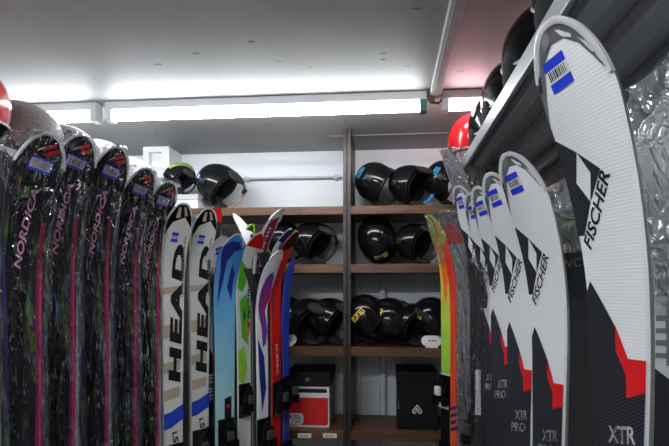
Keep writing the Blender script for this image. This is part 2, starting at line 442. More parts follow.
    def wrap(s, parent, m, name='plastic_wrap', pad=.008, rough=.004, t1=None, top=.03, seed=0, single=False, zs=9., bagw=.02):
        t1 = t1 or s.L-.05; bm = NB(); n = 28; rings = []
        t = -top
        ts = []
        while t < t1: ts.append(t); t += (.008 if t < .12 else .018)
        for t in ts:
            tt = max(t, .001); k = 1.
            if t < 0: k = max(.15, 1+t/top*.85)
            w = (max(s.hw(max(tt, .02)), bagw)+pad)*(k if t < 0 else 1); c = s.curl(tt)+s.th(tt)
            yf = -(c+pad)*(k if t < 0 else 1); yb = (c+pad if not single else pad*.6+.001-s.curl(tt)*.9)
            if t < 0 and single: yb = yf + .01*k
            cy, dy = (yf+yb)/2, abs(yb-yf)/2
            ring = []
            for j in range(n):
                a = 2*PI*j/n; ca, sa = math.cos(a), math.sin(a)
                x = w*math.copysign(abs(ca)**.45, ca); y = cy+dy*math.copysign(abs(sa)**.7, sa)
                p = Vector((x, y, s.L-t))
                nv = noise.noise_vector(Vector((x*28+seed*3.1, y*28, p.z*zs)))
                nf = noise.noise(Vector((j*.9+seed, p.z*22, seed*1.7)))
                d = Vector((ca, sa, 0))*(abs(nf)*rough*1.3)+nv*rough
                if t < 0: d += nv*rough*2
                p += Vector((d.x, d.y, d.z*.5)) + Vector((ca, sa, 0))*rough*.7
                ring.append(bm.verts.new(p))
            rings.append(ring)
        for A, B in zip(rings, rings[1:]):
            for j in range(n): bm.faces.new((A[j], A[(j+1) % n], B[(j+1) % n], B[j]))
        bm.faces.new(rings[0])
        bmesh.ops.recalc_face_normals(bm, faces=bm.faces)
        return put(name, bm, m, parent, smooth=True)

def pair_root(label, px, py_tip, Y, yaw, group=None, A=.09, name='ski_pair', cat='skis'):
    """places a pair; px is where the body's centre line shows at eye height, py_tip where the tip ends"""
    p = at(px, CY, Y); a = R(yaw); tx, ty = p.x+A*math.sin(a), Y-A*math.cos(a)
    dep = -tx*math.sin(YAW)+ty*math.cos(YAW); top = EYE.z+(CY-py_tip)/F*dep
    o = thing(name, label, cat, (p.x, p.y, 0), (0, 0, R(yaw)), group)
    return o, top

# ---- white race skis, right side
GR = 'white race skis along the right rack'
def race_ski(label, px, py, Y, yaw, A=.10, T=.42, wt=.120, ww=.078, group=GR, stick=True, rot_st=35, kf=.80):
    root, L = pair_root(label, px, py, Y, yaw, group, A, name='race_ski', cat='ski')
    s = Ski(L=L, wt=wt, ww=ww, A=A, T=T, thk=.014, Rr=.10, pw=2.0, tm=.9)
    b = s.body(root, [RIBW, STEEL, PTEX], 1, 'board')
    E = .97
    def K_(pts): return [(u, t*kf) for u, t in pts]
    s.patch(b, 'carbon_pattern', [
        (K_([(-E, .175), (-.42, .21), (-.66, .262), (-.34, .302), (-.74, .36), (-E, .36)]), 0),
        (K_([(-.42, .21), (.14, .25), (-.34, .302), (-.16, .252)]), 0),
        (K_([(-E, .475), (-.76, .447), (.0, .53), (.0, .575), (.34, .612), (.36, .652), (E, .637), (E, (L-.05)/kf), (-E, (L-.05)/kf)]), 0)], [CARBON])
    s.patch(b, 'red_flash', [(K_([(.0, .528), (.40, .585), (E, .583), (E, .64), (.36, .655), (.34, .615), (.0, .575)]), 0)], [RED], h=.0012)
    s.text(b, 'lettering', 'FISCHER', -.030, .390*kf, 61, .03, INK, length=.146*kf, height=.017, bold=.0006, shear=.35)
    s.text(b, 'model_lettering', 'XTR', -.012, .745*kf, 14, .03, PAPER, length=.044, height=.022, shear=.3, bold=.0008)
    s.text(b, 'model_lettering', 'PRO', -.026, .745*kf+.033, 14, .03, PAPER, length=.055, height=.022, shear=.3, bold=.0008)
    s.patch(b, 'tip_plate', [([(-.95, .008), (-.4, .0045), (.4, .0045), (.95, .010), (.96, .080), (.86, .074), (.62, .040), (.3, .026), (-.25, .024), (-.62, .038), (-.82, .08), (-.96, .115)], 0)], [GREYPL], h=.0006)
    s.guard(b, CHROME, .055, .007, hgt=.004, Lr=.085)
    for pts in ([(.16, .013), (.34, .016), (.60, .027), (.56, .031), (.3, .024)], [(.70, .034), (.82, .044), (.88, .06), (.80, .056)], [(-.93, .045), (-.86, .05), (-.86, .068), (-.93, .065)]):
        s.patch(b, 'tip_cutout', [(pts, 0)], [RIBW if pts[0][0] > 0 else BLACKM], h=.0020)
    s.patch(b, 'tip_badge', [([(-.62, .012), (-.22, .008), (-.20, .022), (-.55, .028)], 0)], [GREYI], h=.0022)
    if stick: s.sticker(b, -.014, .056, .038, .038, 4)
    s.binding(b, .88, BLACKM); s.brakes(b, 1.2, BLACKM)
    return root, s, b
race_ski('large white race ski nearest on the right, wide silver tip and big red flash', 625, 22, .63, -70, A=.115, T=.50, kf=.735)
race_ski('white race ski second from front on the right, tall silver tip above the neighbours', 553, 153, .95, -68, A=.105, T=.42, kf=.78)
race_ski('white race ski third from front, two tips back from the nearest pair', 524, 173, 1.13, -66, A=.095, T=.40)
race_ski('white race ski fourth from front on the right rack, tip between third and fifth', 505, 187, 1.31, -66, A=.09, T=.38, kf=.76)
race_ski('white race ski fifth from front on the right rack, above the wrapped dark pair', 493, 193, 1.47, -64, A=.085, T=.38)
race_ski('white race ski last of the row on the right, farthest silver tip', 481, 186, 1.67, -62, A=.10, T=.42)

# ---- dark film-wrapped skis, left side
GN = 'dark film-wrapped ski pairs along the left rack'
def dark_ski(label, px, py, Y, yaw, seed):
    root, L = pair_root(label, px, py, Y, yaw, GN, .12)
    s = Ski(L=L, wt=.116, ww=.080, A=.12, T=.40, thk=.014, Rr=.10, pw=2.0)
    b = s.body(root, [MOTTLE, SIDEW, PTEX], 1, 'front_ski'); b2 = s.body(root, [BLACKP, SIDEW, PTEX], -1, 'rear_ski')
    s.patch(b, 'pink_stripe', [([(.52, .20), (.74, .2), (.90, .6), (.94, L-.1), (.50, L-.1), (.54, .6)], 0), ([(.66, .3), (.76, .3), (.86, .7), (.86, L-.1), (.70, L-.1), (.70, .7)], 1)], [MAROON, PINK])
    s.patch(b, 'blue_stripe', [([(-.93, .25), (-.86, .25), (-.86, L-.1), (-.93, L-.1)], 0)], [DBLUE])
    s.patch(b, 'dark_panel', [([(-.8, .16), (.3, .13), (.1, .24), (.22, .34), (-.1, .46), (.1, .60), (-.3, .74), (-.05, .95), (-.8, L-.2)], 0)], [BLACKP], h=.0004)
    s.text(b, 'lettering', 'NORDICA', -.010, .318, 84, .03, LETP, length=.195, height=.0165, bold=.0006, shear=.3)
    s.patch(b, 'tip_panel', [([(-.9, .02), (-.5, .008), (.5, .008), (.9, .02), (.96, .12), (-.96, .12)], 0)], [BLACKP], h=.0005)
    s.patch(b, 'red_tip_mark', [([(-.1, .030), (.55, .018), (.62, .024), (-.05, .038)], 0), ([(.1, .040), (.66, .028), (.72, .036), (.2, .048)], 0), ([(-.3, .036), (.0, .028), (-.1, .033), (-.35, .042)], 1)], [RED, LINEW], h=.0009)
    s.guard(b, CHROME, .07, .005, hgt=.004); s.guard(b2, SIDEW, .07, .006, face=-1)
    s.sticker(b, .000, .070, .052, .030, -8, bands_=(.22, .12))
    s.binding(b, 1.08, BLACKM); s.brakes(b, 1.4, BLACKM)
    s.wrap(root, FILM, t1=L-.1, seed=seed, rough=.0075, top=.018)
    return root
dark_ski('dark film-wrapped skis nearest on the left, under the larger grey helmet', 22, 134, 1.05, 66, 1)
dark_ski('dark film-wrapped skis second on the left, tip in front of the smaller grey helmet', 58, 135, 1.19, 66, 2)
dark_ski('dark film-wrapped skis third on the left with clearest pink lettering, in front of white helmet', 94, 147, 1.33, 66, 3)
dark_ski('dark film-wrapped skis fourth on the left, low tip before the middle white helmet', 124, 168, 1.48, 66, 4)
dark_ski('dark film-wrapped skis fifth on the left, touching the first white lettered pair', 148, 181, 1.62, 66, 5)

# ---- white HEAD skis
GH = 'white skis with large black lettering'
def head_ski(label, px, py, Y, yaw, mate=WHITE2):
    root, L = pair_root(label, px, py, Y, yaw, GH, .10)
    s = Ski(L=L, wt=.104, ww=.078, A=.10, T=.34, thk=.014, Rr=.10, pw=2.0)
    b = s.body(root, [WHITE2, STEEL, PTEX], 1, 'front_ski'); b2 = s.body(root, [mate, STEEL, PTEX], -1, 'rear_ski')
    for t0, t1 in ((.31, .335), (.455, .505), (.60, .64), (.705, .745)):
        s.patch(b, 'beige_patch', [([(-.95, t0+.01), (.6, t0), (.6, t1), (-.95, t1+.01)], 0)], [BEIGE])
    s.text(b, 'lettering', 'HEAD', .026, .690, 88, .08, INK, length=.54, height=.048, bold=.0045, shear=.1, space=1.15)
    s.patch(b, 'blue_band', [([(-.97, .805), (-.3, .80), (.97, .775), (.97, .835), (-.3, .862), (-.97, .866)], 0)], [ROYAL])
    s.text(b, 'model_lettering', 'i.SL', -.008, .880, -82, .03, INK, length=.07, height=.022, bold=.001)
    s.marks(b, .030, .12, .36, .008, GREYI, 12)
    s.patch(b, 'tip_panel', [([(-.9, .02), (-.5, .008), (.5, .008), (.92, .02), (.97, .085), (.4, .05), (-.5, .07), (-.97, .12)], 0), ([(-.45, .018), (-.15, .016), (.0, .052), (-.35, .055)], 1), ([(.15, .014), (.5, .016), (.62, .045), (.35, .046)], 1)], [BLACKP, BEIGE], h=.0005)
    s.guard(b, CHROME, .05, .005, hgt=.004); s.guard(b2, CHROME, .05, .005, face=-1)
    s.sticker(b, -.008, .125, .026, .036, -4, bands_=(.35, .35))
    s.binding(b, 1.0, BLACKM); s.brakes(b, 1.32, BLACKM)
    return root, s, b
head_ski('white skis with big black lettering beside the wrapped dark skis, nearer of the two', 172, 203, 1.70, 50)
head_ski('white skis with big black lettering, farther of the two, beside a black-bottomed pair', 199, 208, 1.86, 46)

# ---- mixed skis in front of the left bay
GM = 'mixed coloured rental skis in front of the left shelf bay'
def mixed(label, px, py, Y, yaw, mats, wt=.100, ww=.068, A=.12, T=.32, tb=None, Rr=.10, acc=None, mate=None, group=GM, single=False, cat='skis', pw=1.9, bt=None):
    yaw = yaw*2.35 if yaw > 0 else yaw*1.6
    root, L = pair_root(label, px, py, Y, yaw, group, A)
    s = Ski(L=L, wt=wt, ww=ww, A=A, T=T, thk=.013, Rr=Rr, pw=pw, tm=.85)
    b = s.body(root, mats, 1, 'front_ski')
    if not single: s.body(root, [mate or mats[0], mats[1], mats[2]], -1, 'rear_ski')
    if tb is not None:
        s.binding(b, tb, BLACKP, acc=acc); s.brakes(b, tb+.33, BLACKM)
    return root, s, b
rt, s, b = mixed('white skis with black diamond pattern and red-black lower part, left of the blue pair', 209, 236, 1.93, 22, [WHITE, SIDEW, PTEX], wt=.098, tb=.80)
s.patch(b, 'diamond_pattern', [([(-.97, .10), (.2, .19), (-.5, .27)], 0), ([(.2, .19), (.9, .24), (.1, .31)], 0), ([(-.97, .43), (.97, .56), (.97, 1.5), (-.97, 1.5)], 0), ([(.1, .50), (.97, .56), (.97, .62), (.4, .60)], 1)], [INK, RED])
s.text(b, 'lettering', 'FISCHER', -.02, .38, 60, .02, INK, length=.10, height=.015, shear=.3)
s.marks(b, -.012, .60, .72, .02, LINEW, 4)
s.guard(b, CHROME, .08, .006); s.sticker(b, 0, .06, .03, .03, 20)
rt, s, b = mixed('bright blue skis fading to pale aqua below, small black square low on the topsheet', 224, 234, 1.90, 20, [BLUEFADE, SIDEW, PTEX], wt=.112, ww=.090, tb=.86)
s.patch(b, 'navy_marks', [([(-.9, .05), (-.4, .03), (.5, .03), (.8, .06), (.2, .07), (-.2, .11), (-.3, .2), (-.7, .30), (-.6, .15)], 0), ([(.3, .12), (.62, .16), (.55, .28), (.1, .22)], 0)], [DBLUE])
s.patch(b, 'black_badge', [([(-.1, .70), (.6, .69), (.6, .79), (-.1, .80)], 0), ([(.1, .73), (.4, .725), (.4, .74), (.1, .745)], 1)], [INK, RED])
s.guard(b, CHROME, .05, .005)
rt, s, b = mixed('white skis with a red tip and green and orange splashes on the topsheet', 243, 232, 1.97, 24, [WHITE2, SIDEW, PTEX], wt=.100, ww=.078, tb=.74)
s.patch(b, 'red_tip', [([(-.9, .02), (-.5, .008), (.5, .008), (.9, .02), (.97, .07), (-.97, .06)], 0)], [RED])
s.patch(b, 'green_splash', [([(-.9, .12), (-.2, .15), (.1, .22), (-.3, .26), (-.9, .24)], 0), ([(-.6, .30), (.2, .27), (.8, .36), (.2, .42), (.5, .50), (-.4, .46)], 0), ([(-.9, .52), (-.1, .50), (.3, .60), (-.3, .68), (-.9, .64)], 1), ([(.1, .38), (.7, .42), (.4, .47)], 2), ([(-.2, .33), (.1, .36), (-.1, .4)], 3)], [GREEN, LIME, ORANGE, INK])
s.marks(b, .012, .20, .42, .012, INK, 9)
rt, s, b = mixed('tall white skis with maroon lettering, tips highest of the mixed group', 257, 209, 2.0, 30, [WHITE, SIDEW, WHITE], wt=.094, A=.13, tb=.84)
s.patch(b, 'maroon_band', [([(-.6, .05), (.5, .03), (.8, .12), (.5, .40), (-.5, .44)], 0)], [MAROON]); s.marks(b, -.012, .08, .38, .02, PAPER, 9)
s.text(b, 'lower_lettering', 'HEAD', .022, .66, 88, .05, INK, length=.20, height=.036, bold=.002)
s.guard(b, CHROME, .05, .005)
rt, s, b = mixed('narrow white skis with purple and navy swirls beside the red pair', 261, 250, 1.93, 24, [WHITE, SIDEW, PTEX], wt=.085, ww=.062, tb=.80)
s.patch(b, 'purple_swirl', [([(-.3, .12), (.0, .10), (.4, .09), (.7, .12), (.8, .17), (.6, .22), (.3, .26), (.5, .30), (.7, .35), (.5, .40), (0, .42), (-.1, .37), (-.2, .33), (-.5, .29), (-.7, .24), (-.6, .17)], 0), ([(-.8, .38), (.2, .46), (.5, .6), (-.2, .7), (-.6, .55)], 1), ([(-.1, .16), (.3, .2), (0, .3)], 2)], [PURPLE, DBLUE, RED])
s.guard(b, CHROME, .04, .005)
rt, s, b = mixed('white and blue skis with a dark tip leaning just left of the red pair', 268, 228, 2.02, 30, [WHITE, SIDEW, PTEX], wt=.088, ww=.066)
s.patch(b, 'blue_side', [([(-.2, .05), (.9, .05), (.97, .3), (.97, 1.4), (.2, 1.4), (.0, .4)], 0)], [ROYAL])
s.patch(b, 'dark_tip', [([(-.9, .02), (-.5, .008), (.5, .008), (.9, .02), (.97, .07), (-.97, .06)], 0)], [DBLUE])
rt, s, b = mixed('bright red skis with white lettering and dark tip, rightmost of the left group', 274, 231, 1.98, 30, [REDTOP, SIDEW, PTEX], wt=.094, ww=.070, tb=.74, mate=BLUTOP)
s.marks(b, -.010, .50, .64, .018, LINEW, 6)
s.patch(b, 'maroon_side', [([(-.9, .06), (-.2, .06), (-.5, .2), (-.4, .34), (-.9, .4)], 0)], [MAROON])
s.patch(b, 'dark_tip', [([(-.9, .02), (-.5, .008), (.5, .008), (.9, .02), (.97, .06), (-.97, .1)], 0), ([(-.3, .12), (.3, .2), (-.2, .3)], 1)], [INK, MAROON])
rt, s, b = mixed('slim blue skis showing just behind the right edge of the red pair', 284, 258, 2.06, 30, [BLUTOP, SIDEW, PTEX], wt=.07, ww=.055, A=.05, tb=.62)
rt, s, b = mixed('dark skis with a pink-red tip seen between the white lettered pair and the blue pair', 209, 206, 2.10, 20, [DARKTOP, SIDEW, PTEX], wt=.085, A=.09)
s.patch(b, 'red_tip', [([(-.9, .02), (-.5, .008), (.5, .008), (.9, .02), (.97, .07), (-.97, .06)], 0)], [RED])
rt, s, b = mixed('black skis with a bright green tip line behind the blue pair', 238, 224, 2.09, 26, [DARKTOP, SIDEW, PTEX], wt=.085, A=.09)
s.guard(b, LIME, .06, .006)
rt, s, b = mixed('dark plastic-edged skis standing between the two white lettered pairs', 187, 214, 2.0, 24, [GREYTOP, SIDEW, PTEX], wt=.08, A=.09)

# ---- far right cluster
GP = 'plastic-wrapped skis at the far end of the right rack'
rt, s, b = mixed('lime and orange skis in clear plastic at the far end of the right rack', 448, 214, 2.03, -34, [LIMETOP, SIDEW, PTEX], wt=.095, ww=.06, A=.11, T=.34, tb=.78, acc=PAPER, group=GP)
s.patch(b, 'orange_streak', [([(-.6, .15), (.1, .12), (.4, .25), (-.1, .40), (-.5, .3)], 0), ([(.2, .3), (.8, .34), (.5, .5)], 1), ([(-.97, .70), (.97, .70), (.97, .735), (-.97, .735)], 2), ([(-.97, .735), (.97, .735), (.97, 1.4), (-.97, 1.4)], 3)], [ORANGE, YELLOW, PAPER, INK])
s.wrap(rt, FILM2, t1=.22, seed=11, rough=.006, top=.03)
rt, s, b = mixed('orange-red skis with blue dashes near the bottom, between green and grey pairs', 457, 240, 1.97, -30, [ORTOP, SIDEW, PTEX], wt=.07, ww=.055, A=.06, group=GP)
for k in range(4): s.patch(b, 'blue_dash', [([(-.8, .72+.03*k), (.8, .70+.03*k), (.8, .715+.03*k), (-.8, .735+.03*k)], 0)], [DBLUE])
rt, s, b = mixed('grey skis in crumpled plastic with a red tip, right of the lime pair', 467, 222, 1.88, -34, [GREYTOP, SIDEW, PTEX], wt=.10, ww=.074, A=.10, T=.36, group=GP)
s.patch(b, 'red_tip', [([(-.9, .02), (-.5, .008), (.5, .008), (.9, .02), (.97, .085), (-.97, .085)], 0)], [RED])
s.wrap(rt, FILM2, t1=L_ if False else 1.3, seed=12, rough=.006, top=.03)
rt, s, b = mixed('tall silver-grey skis in clear plastic, curled tip rising highest beside the metal shelf', 476, 149, 1.80, -38, [GREYTOP, SIDEW, PTEX], wt=.10, ww=.074, A=.15, T=.48, group=GP)
s.wrap(rt, FILM2, t1=1.5, seed=13, rough=.006, top=.02)
rt, s, b = mixed('dark skis in clear plastic with a white paper tag, before the farthest race ski', 484, 262, 1.52, -40, [DARKTOP, SIDEW, PTEX], wt=.085, ww=.07, A=.05, T=.3, group=GP)
s.patch(b, 'paper_tag', [([(-.8, .36), (.8, .35), (.8, .50), (-.8, .51)], 0)], [PAPER]); s.wrap(rt, FILM, t1=1.3, seed=14, rough=.005)
# ---- behind and beside the nearest race skis
GB = 'bagged dark skis behind the white race skis'
rt, s, b = mixed('dark grey skis in a hazy plastic bag, between the two nearest white race skis', 580, 212, 1.12, -28, [DARKTOP, SIDEW, PTEX], wt=.115, ww=.095, A=.06, T=.35, group=GB)
s.text(b, 'lettering', 'WC', -.03, .13, 6, .04, GREYI, length=.05, height=.020, shear=.2)
s.patch(b, 'green_tip_mark', [([(-.9, .012), (-.3, .006), (.2, .006), (.1, .03), (-.9, .04)], 0)], [GREEN])
s.wrap(rt, FILM3, t1=.10, seed=21, rough=.010, top=.10, pad=.010, bagw=.05)
rt, s, b = mixed('white and black ski bagged in crumpled clear plastic at the right picture edge', 688, 100, .84, -34, [RIBW, STEEL, PTEX], wt=.15, ww=.11, A=.06, T=.4, group=GB, single=True)
s.patch(b, 'carbon_pattern', [([(-.97, .46), (.97, .54), (.97, 1.5), (-.97, 1.5)], 0)], [CARBON])
s.marks(b, -.045, .28, .46, .04, GREYI, 4)
s.wrap(rt, FILM3, t1=.36, seed=22, rough=.012, top=.12, pad=.020, bagw=.08)

# ------------------------------------------------------------------ helmets
def helmet(label, cat_group, loc_px, Y, zbase, rot, shell=BLACKP, size=1., lab=None, strapc=STRAPM, dots=None, goggle=None, full=True, X=None, rim=BLACKM, labpos=(70, 55, 26, 15), vents=True):
    a_, b_, c_ = .104, .132, .112
    def bottom(th):  # polar angle of the rim
        f = math.cos(th)
        zb = -.004 if f > .6 else (-.004-.050*(.6-f)/.5 if f > .1 else -.054-.012*(.1-f)/1.1)
        return math.acos(max(-1, zb/c_))
    def surf(th, ph, off=0.):
        sn = math.sin(ph)
        if ph > PI/2: sn = 1-(1-sn)*.35
        v = Vector((a_*sn*math.sin(th), b_*sn*math.cos(th), c_*math.cos(ph)))
        n = Vector((v.x/a_**2, v.y/b_**2, max(v.z, 0)/c_**2)).normalized()
        if math.cos(th) < -.2: v.y *= 1.04
        return v+n*off
    root = thing('ski_helmet', label, 'helmet', group=cat_group)
    nt_, np_ = 40, 14
    bm = NB(); outer = []; 
    top = bm.verts.new(surf(0, 0)); topi = bm.verts.new(surf(0, 0, -.016))
    O, I = [], []
    for i in range(1, np_+1):
        O.append([bm.verts.new(surf(2*PI*j/nt_, bottom(2*PI*j/nt_)*i/np_)) for j in range(nt_)])
        I.append([bm.verts.new(surf(2*PI*j/nt_, bottom(2*PI*j/nt_)*i/np_, -.016)) for j in range(nt_)])
    for j in range(nt_):
        k = (j+1) % nt_
        bm.faces.new((top, O[0][j], O[0][k])); bm.faces.new((topi, I[0][k], I[0][j])).material_index = 1
        for A, B in zip(O, O[1:]): bm.faces.new((A[j], B[j], B[k], A[k]))
        for A, B in zip(I, I[1:]): bm.faces.new((A[k], B[k], B[j], A[j])).material_index = 1
        bm.faces.new((O[-1][j], I[-1][j], I[-1][k], O[-1][k])).material_index = 1
    bmesh.ops.recalc_face_normals(bm, faces=bm.faces)
    sh = put('shell', bm, [shell, BLACKM], root, smooth=True)
    parts = [sh]
    if full:
        bm = NB(); tube(bm, [surf(2*PI*j/40, bottom(2*PI*j/40), .0005) for j in range(40)], .0035, .0035, 6, closed=True)
        parts.append(put('rim_trim', bm, rim, root, smooth=True))
        # raised ridge and vents
        for k in ((-1, 1) if vents else ()):
            for (t0, p0, p1) in ((22, .25, .5), (60, .30, .52), (128, .30, .55)):
                bm = NB(); ths = R(t0)*k
                g = []
                for q in range(9):
                    f = q/8; wdt = .11*math.sin(PI*min(max(f, .06), .94))
                    ph = (p0+(p1-p0)*f)*PI*.9
                    g.append([bm.verts.new(surf(ths+wdt/max(.4, math.sin(ph)), ph, .0012)), bm.verts.new(surf(ths-wdt/max(.4, math.sin(ph)), ph, .0012))])
                for A, B in zip(g, g[1:]): bm.faces.new((A[0], A[1], B[1], B[0]))
                parts.append(put('vent', bm, BLACKM, root, smooth=True))
        # liner
        bm = NB(); rings = []
        for i in range(0, 9):
            rings.append([bm.verts.new(surf(2*PI*j/24, bottom(2*PI*j/24)*(1.03 if i == 0 else 1-.11*i), -.017-(.012 if i > 0 else .003))) for j in range(24)])
        for A, B in zip(rings, rings[1:]):
            for j in range(24): bm.faces.new((A[j], A[(j+1) % 24], B[(j+1) % 24], B[j]))
        bm.faces.new(rings[-1])
        parts.append(put('liner', bm, PADB, root, smooth=True))
        # ear pads
        for k in (-1, 1):
            bm = NB(); bmesh.ops.create_uvsphere(bm, u_segments=20, v_segments=12, radius=1)
            for v in bm.verts:
                z = v.co.z; taper = 1-.25*max(0, -z)
                v.co = Vector((v.co.x*.017+k*(a_-.016+.004*z), v.co.y*.047*taper-.012, z*.058-.072))
            parts.append(put('ear_pad', bm, PADB, root, smooth=True))
        # chin strap and buckle
        bm = NB(); pts = []
        for q in range(13):
            f = q/12; x = (a_-.022)*math.cos(PI*f); z = -.095-.035*math.sin(PI*f); y = .0+.03*math.sin(PI*f)+.012*math.sin(5*f)
            pts.append((x, y, z))
        tube(bm, pts, .009, .0018, 8); parts.append(put('chin_strap', bm, strapc, root, smooth=True))
        bm = NB(); x, y, z = pts[4]; box(bm, (x-.014, y-.012, z-.008), (x+.014, y+.012, z+.008), 0, .004)
        parts.append(put('buckle', bm, BLACKM, root, smooth=True))
        # goggle clip at the back
        bm = NB(); p = surf(PI, 1.5, .004); box(bm, (-.014, p.y-.006, p.z-.022), (.014, p.y+.004, p.z+.016), 0, .004)
        if vents: parts.append(put('goggle_clip', bm, rim, root, smooth=True))
        else: bm.free()
    if lab:
        th0, ph0, dw, dh = labpos
        mbase, mink = lab
        for sgn in (1,):
            bm = NB()
            def cell(u0, v0, u1, v1, off, mi):
                n = 6; g = []
                for q in range(n+1):
                    u = u0+(u1-u0)*q/n; th = R(th0*sgn+(u-.5)*dw)
                    g.append((bm.verts.new(surf(th, R(ph0+(v0-.5)*dh), off)), bm.verts.new(surf(th, R(ph0+(v1-.5)*dh), off))))
                for A, B in zip(g, g[1:]):
                    f = bm.faces.new((A[0], A[1], B[1], B[0])); f.material_index = mi
            cell(0, 0, 1, 1, .0012, 0)
            for (u0, v0, u1, v1) in ((.08, .2, .16, .8), (.16, .2, .26, .38), (.34, .2, .42, .8), (.42, .62, .52, .8), (.60, .2, .68, .8), (.68, .2, .80, .36), (.74, .5, .9, .8)):
                cell(u0, v0, u1, v1, .0018, 1)
            bmesh.ops.recalc_face_normals(bm, faces=bm.faces)
            parts.append(put('side_label', bm, [mbase, mink], root))
    if dots:
        for sgn in (1, -1):
            bm = NB(); p = surf(R(50)*sgn, R(86), .002); bmesh.ops.create_icosphere(bm, subdivisions=2, radius=.008, matrix=Matrix.Translation(p))
            parts.append(put('strap_rivet', bm, dots, root, smooth=True))
    if goggle:
        bm = NB()
        for q in (-1, 1): pass
        pts = [surf(R(d), R(80), .006) for d in range(-150, 151, 10)]
        tube(bm, pts, .016, .003, 8); parts.append(put('goggle_strap', bm, goggle, root, smooth=True))
    root.scale = (size,)*3; root.rotation_euler = [R(a) for a in rot]
    M = Euler([R(a) for a in rot]).to_matrix()*size
    zs = [(M@v.co).z for p in parts for v in p.data.vertices]
    x = X if X is not None else at(loc_px, CY, Y).x
    root.location = (x, Y, zbase-min(zs)+.001)
    return root

SH = {}   # shelf heights (top faces)
YF, YB = 2.20, 2.50   # front and back of the shelving
for n, py in ((1, 206), (2, 264), (3, 347.5), (4, 431.5)): SH[n] = at(350, py, YF).z
G1 = 'black helmets on the top shelf'; G2 = 'black helmets on the second shelf'; G3 = 'black helmets on the third shelf'
BL = (CYAN, INK); GO = (YELLOW, INK); GRN = (mat('pale_green_label', (.45, .55, .2), .4), INK)
YM = 2.335
# dome towards the left, opening right: tilt about Y by -70..-80
helmet('black helmet with pale blue label, leftmost of the three on the top right shelf', G1, 376, YM, SH[1], (8, -58, -18), lab=BL, size=.98, labpos=(176, 50, 44, 18))
helmet('black helmet with blue strap and red dots, middle of three on the top right shelf', G1, 411, YM-.01, SH[1], (14, -70, -52), strapc=mat('blue_webbing', (.03, .2, .45), .7), dots=RED, size=.96)
helmet('black helmet with small blue label, rightmost on the top right shelf behind the skis', G1, 445, YM, SH[1], (10, -56, -22), lab=BL, size=.98, labpos=(170, 66, 26, 15))
helmet('large black helmet with yellow bottom label, left one on the second right shelf', G2, 377, YM, SH[2], (60, -20, -10), lab=GO, size=.96, dots=ORANGE, labpos=(180, 84, 40, 14))
helmet('black helmet with slanted yellow stripe, right one on the second right shelf', G2, 416, YM, SH[2], (10, -72, -50), lab=GO, size=.92, labpos=(180, 62, 24, 30))
helmet('black helmet with green-yellow label and red dot behind the mixed skis, second left shelf', G2, 314, YM, SH[2], (10, -64, -40), lab=GRN, dots=RED, size=.94, labpos=(176, 62, 40, 20))
helmet('black helmet mostly behind the red skis, second left shelf', G2, 284, YM+.01, SH[2], (10, -30, -10), size=.9, dots=ORANGE)
helmet('black helmet with green label, third left shelf beside red skis', G3, 288, YM, SH[3], (6, -60, -14), lab=GRN, size=1.0, labpos=(176, 60, 36, 18))
helmet('black helmet with red rivet, middle of the third left shelf', G3, 309, YM-.02, SH[3], (8, -68, -55), dots=RED, lab=GRN, size=1.0, labpos=(176, 80, 24, 12))
helmet('black helmet next to the wooden post, third left shelf', G3, 330, YM, SH[3], (8, -66, -34), dots=ORANGE, size=1.0)
helmet('black helmet with gold label, leftmost on the third right shelf next to the post', G3, 366, YM-.02, SH[3], (8, -48, -8), lab=GO, size=1.0, labpos=(184, 72, 46, 15))
helmet('black helmet with gold label high on its side, second on the third right shelf', G3, 390, YM, SH[3], (20, -70, -24), lab=GO, size=1.03, dots=RED, labpos=(168, 60, 44, 16))
helmet('black helmet with small gold label, third on the third right shelf', G3, 412, YM-.02, SH[3], (6, -68, -55), lab=GO, size=.9, dots=RED, labpos=(180, 70, 22, 14))
helmet('black helmet half hidden by the lime skis, last on the third right shelf', G3, 432, YM, SH[3], (6, -62, -18), lab=GO, size=1.0, labpos=(178, 66, 24, 12))
helmet('black helmet with blue sticker and loose chin strap on the top left shelf', 'helmets on the top left shelf', 220, YM, SH[1], (10, -52, -24), size=1.0, lab=(BLUE, PAPER), labpos=(178, 66, 14, 14), strapc=mat('tan_webbing', (.30, .22, .14), .7))
helmet('small dark helmet with orange and green goggle strap, left end of the top shelf', 'helmets on the top left shelf', 181, YM-.05, SH[1]+.075, (5, -50, -30), size=.66, goggle=bands('rainbow_webbing', [(0, (.5, .02, .02)), (.35, (.7, .25, .02)), (.6, (.08, .35, .05)), (.8, (.5, .03, .03))], .5, -.1, .1), dots=RED)

# left row on the left rack
ZL = 1.35+.385; GL = 'helmets on the left rack shelf'
rimW0 = mat('white_trim', (.8, .8, .82), .3)
def lh(label, px, pytop, Y, mt, X=None, **k):
    p = at(px, CY, Y); sz = k.pop('size', 1.05)
    return helmet(label, GL, px, Y, ZL, k.pop('rot', (0, 0, 90)), shell=mt, size=sz, rim=k.pop('rim', BLACKM), X=p.x, vents=False, **k)
lh('grey crackle-pattern helmet, larger one above the nearest dark skis', 17, 98, 1.49, GREYH, size=1.08, rot=(0, 0, 100))
lh('grey crackle-pattern helmet, farther one behind the second wrapped tip', 62, 116, 1.70, GREYH, size=1.05, rot=(0, 0, 95))
lh('glossy white helmet nearest the grey ones on the left rack', 97, 132, 1.90, WHITEH, size=1.08, rot=(0, 0, 95))
lh('glossy white helmet, middle of three behind the fourth wrapped tip', 128, 155, 2.12, WHITEH, size=1.04, rot=(0, 0, 95))
lh('glossy white helmet, farthest of three beside the white column', 156, 160, 2.32, WHITEH, size=1.04, rot=(0, 0, 95))
lh('glossy red helmet with a white rim at the left edge of the picture', -36, 95, 1.18, REDH, size=1.0, rot=(0, 0, 60), rim=rimW0)

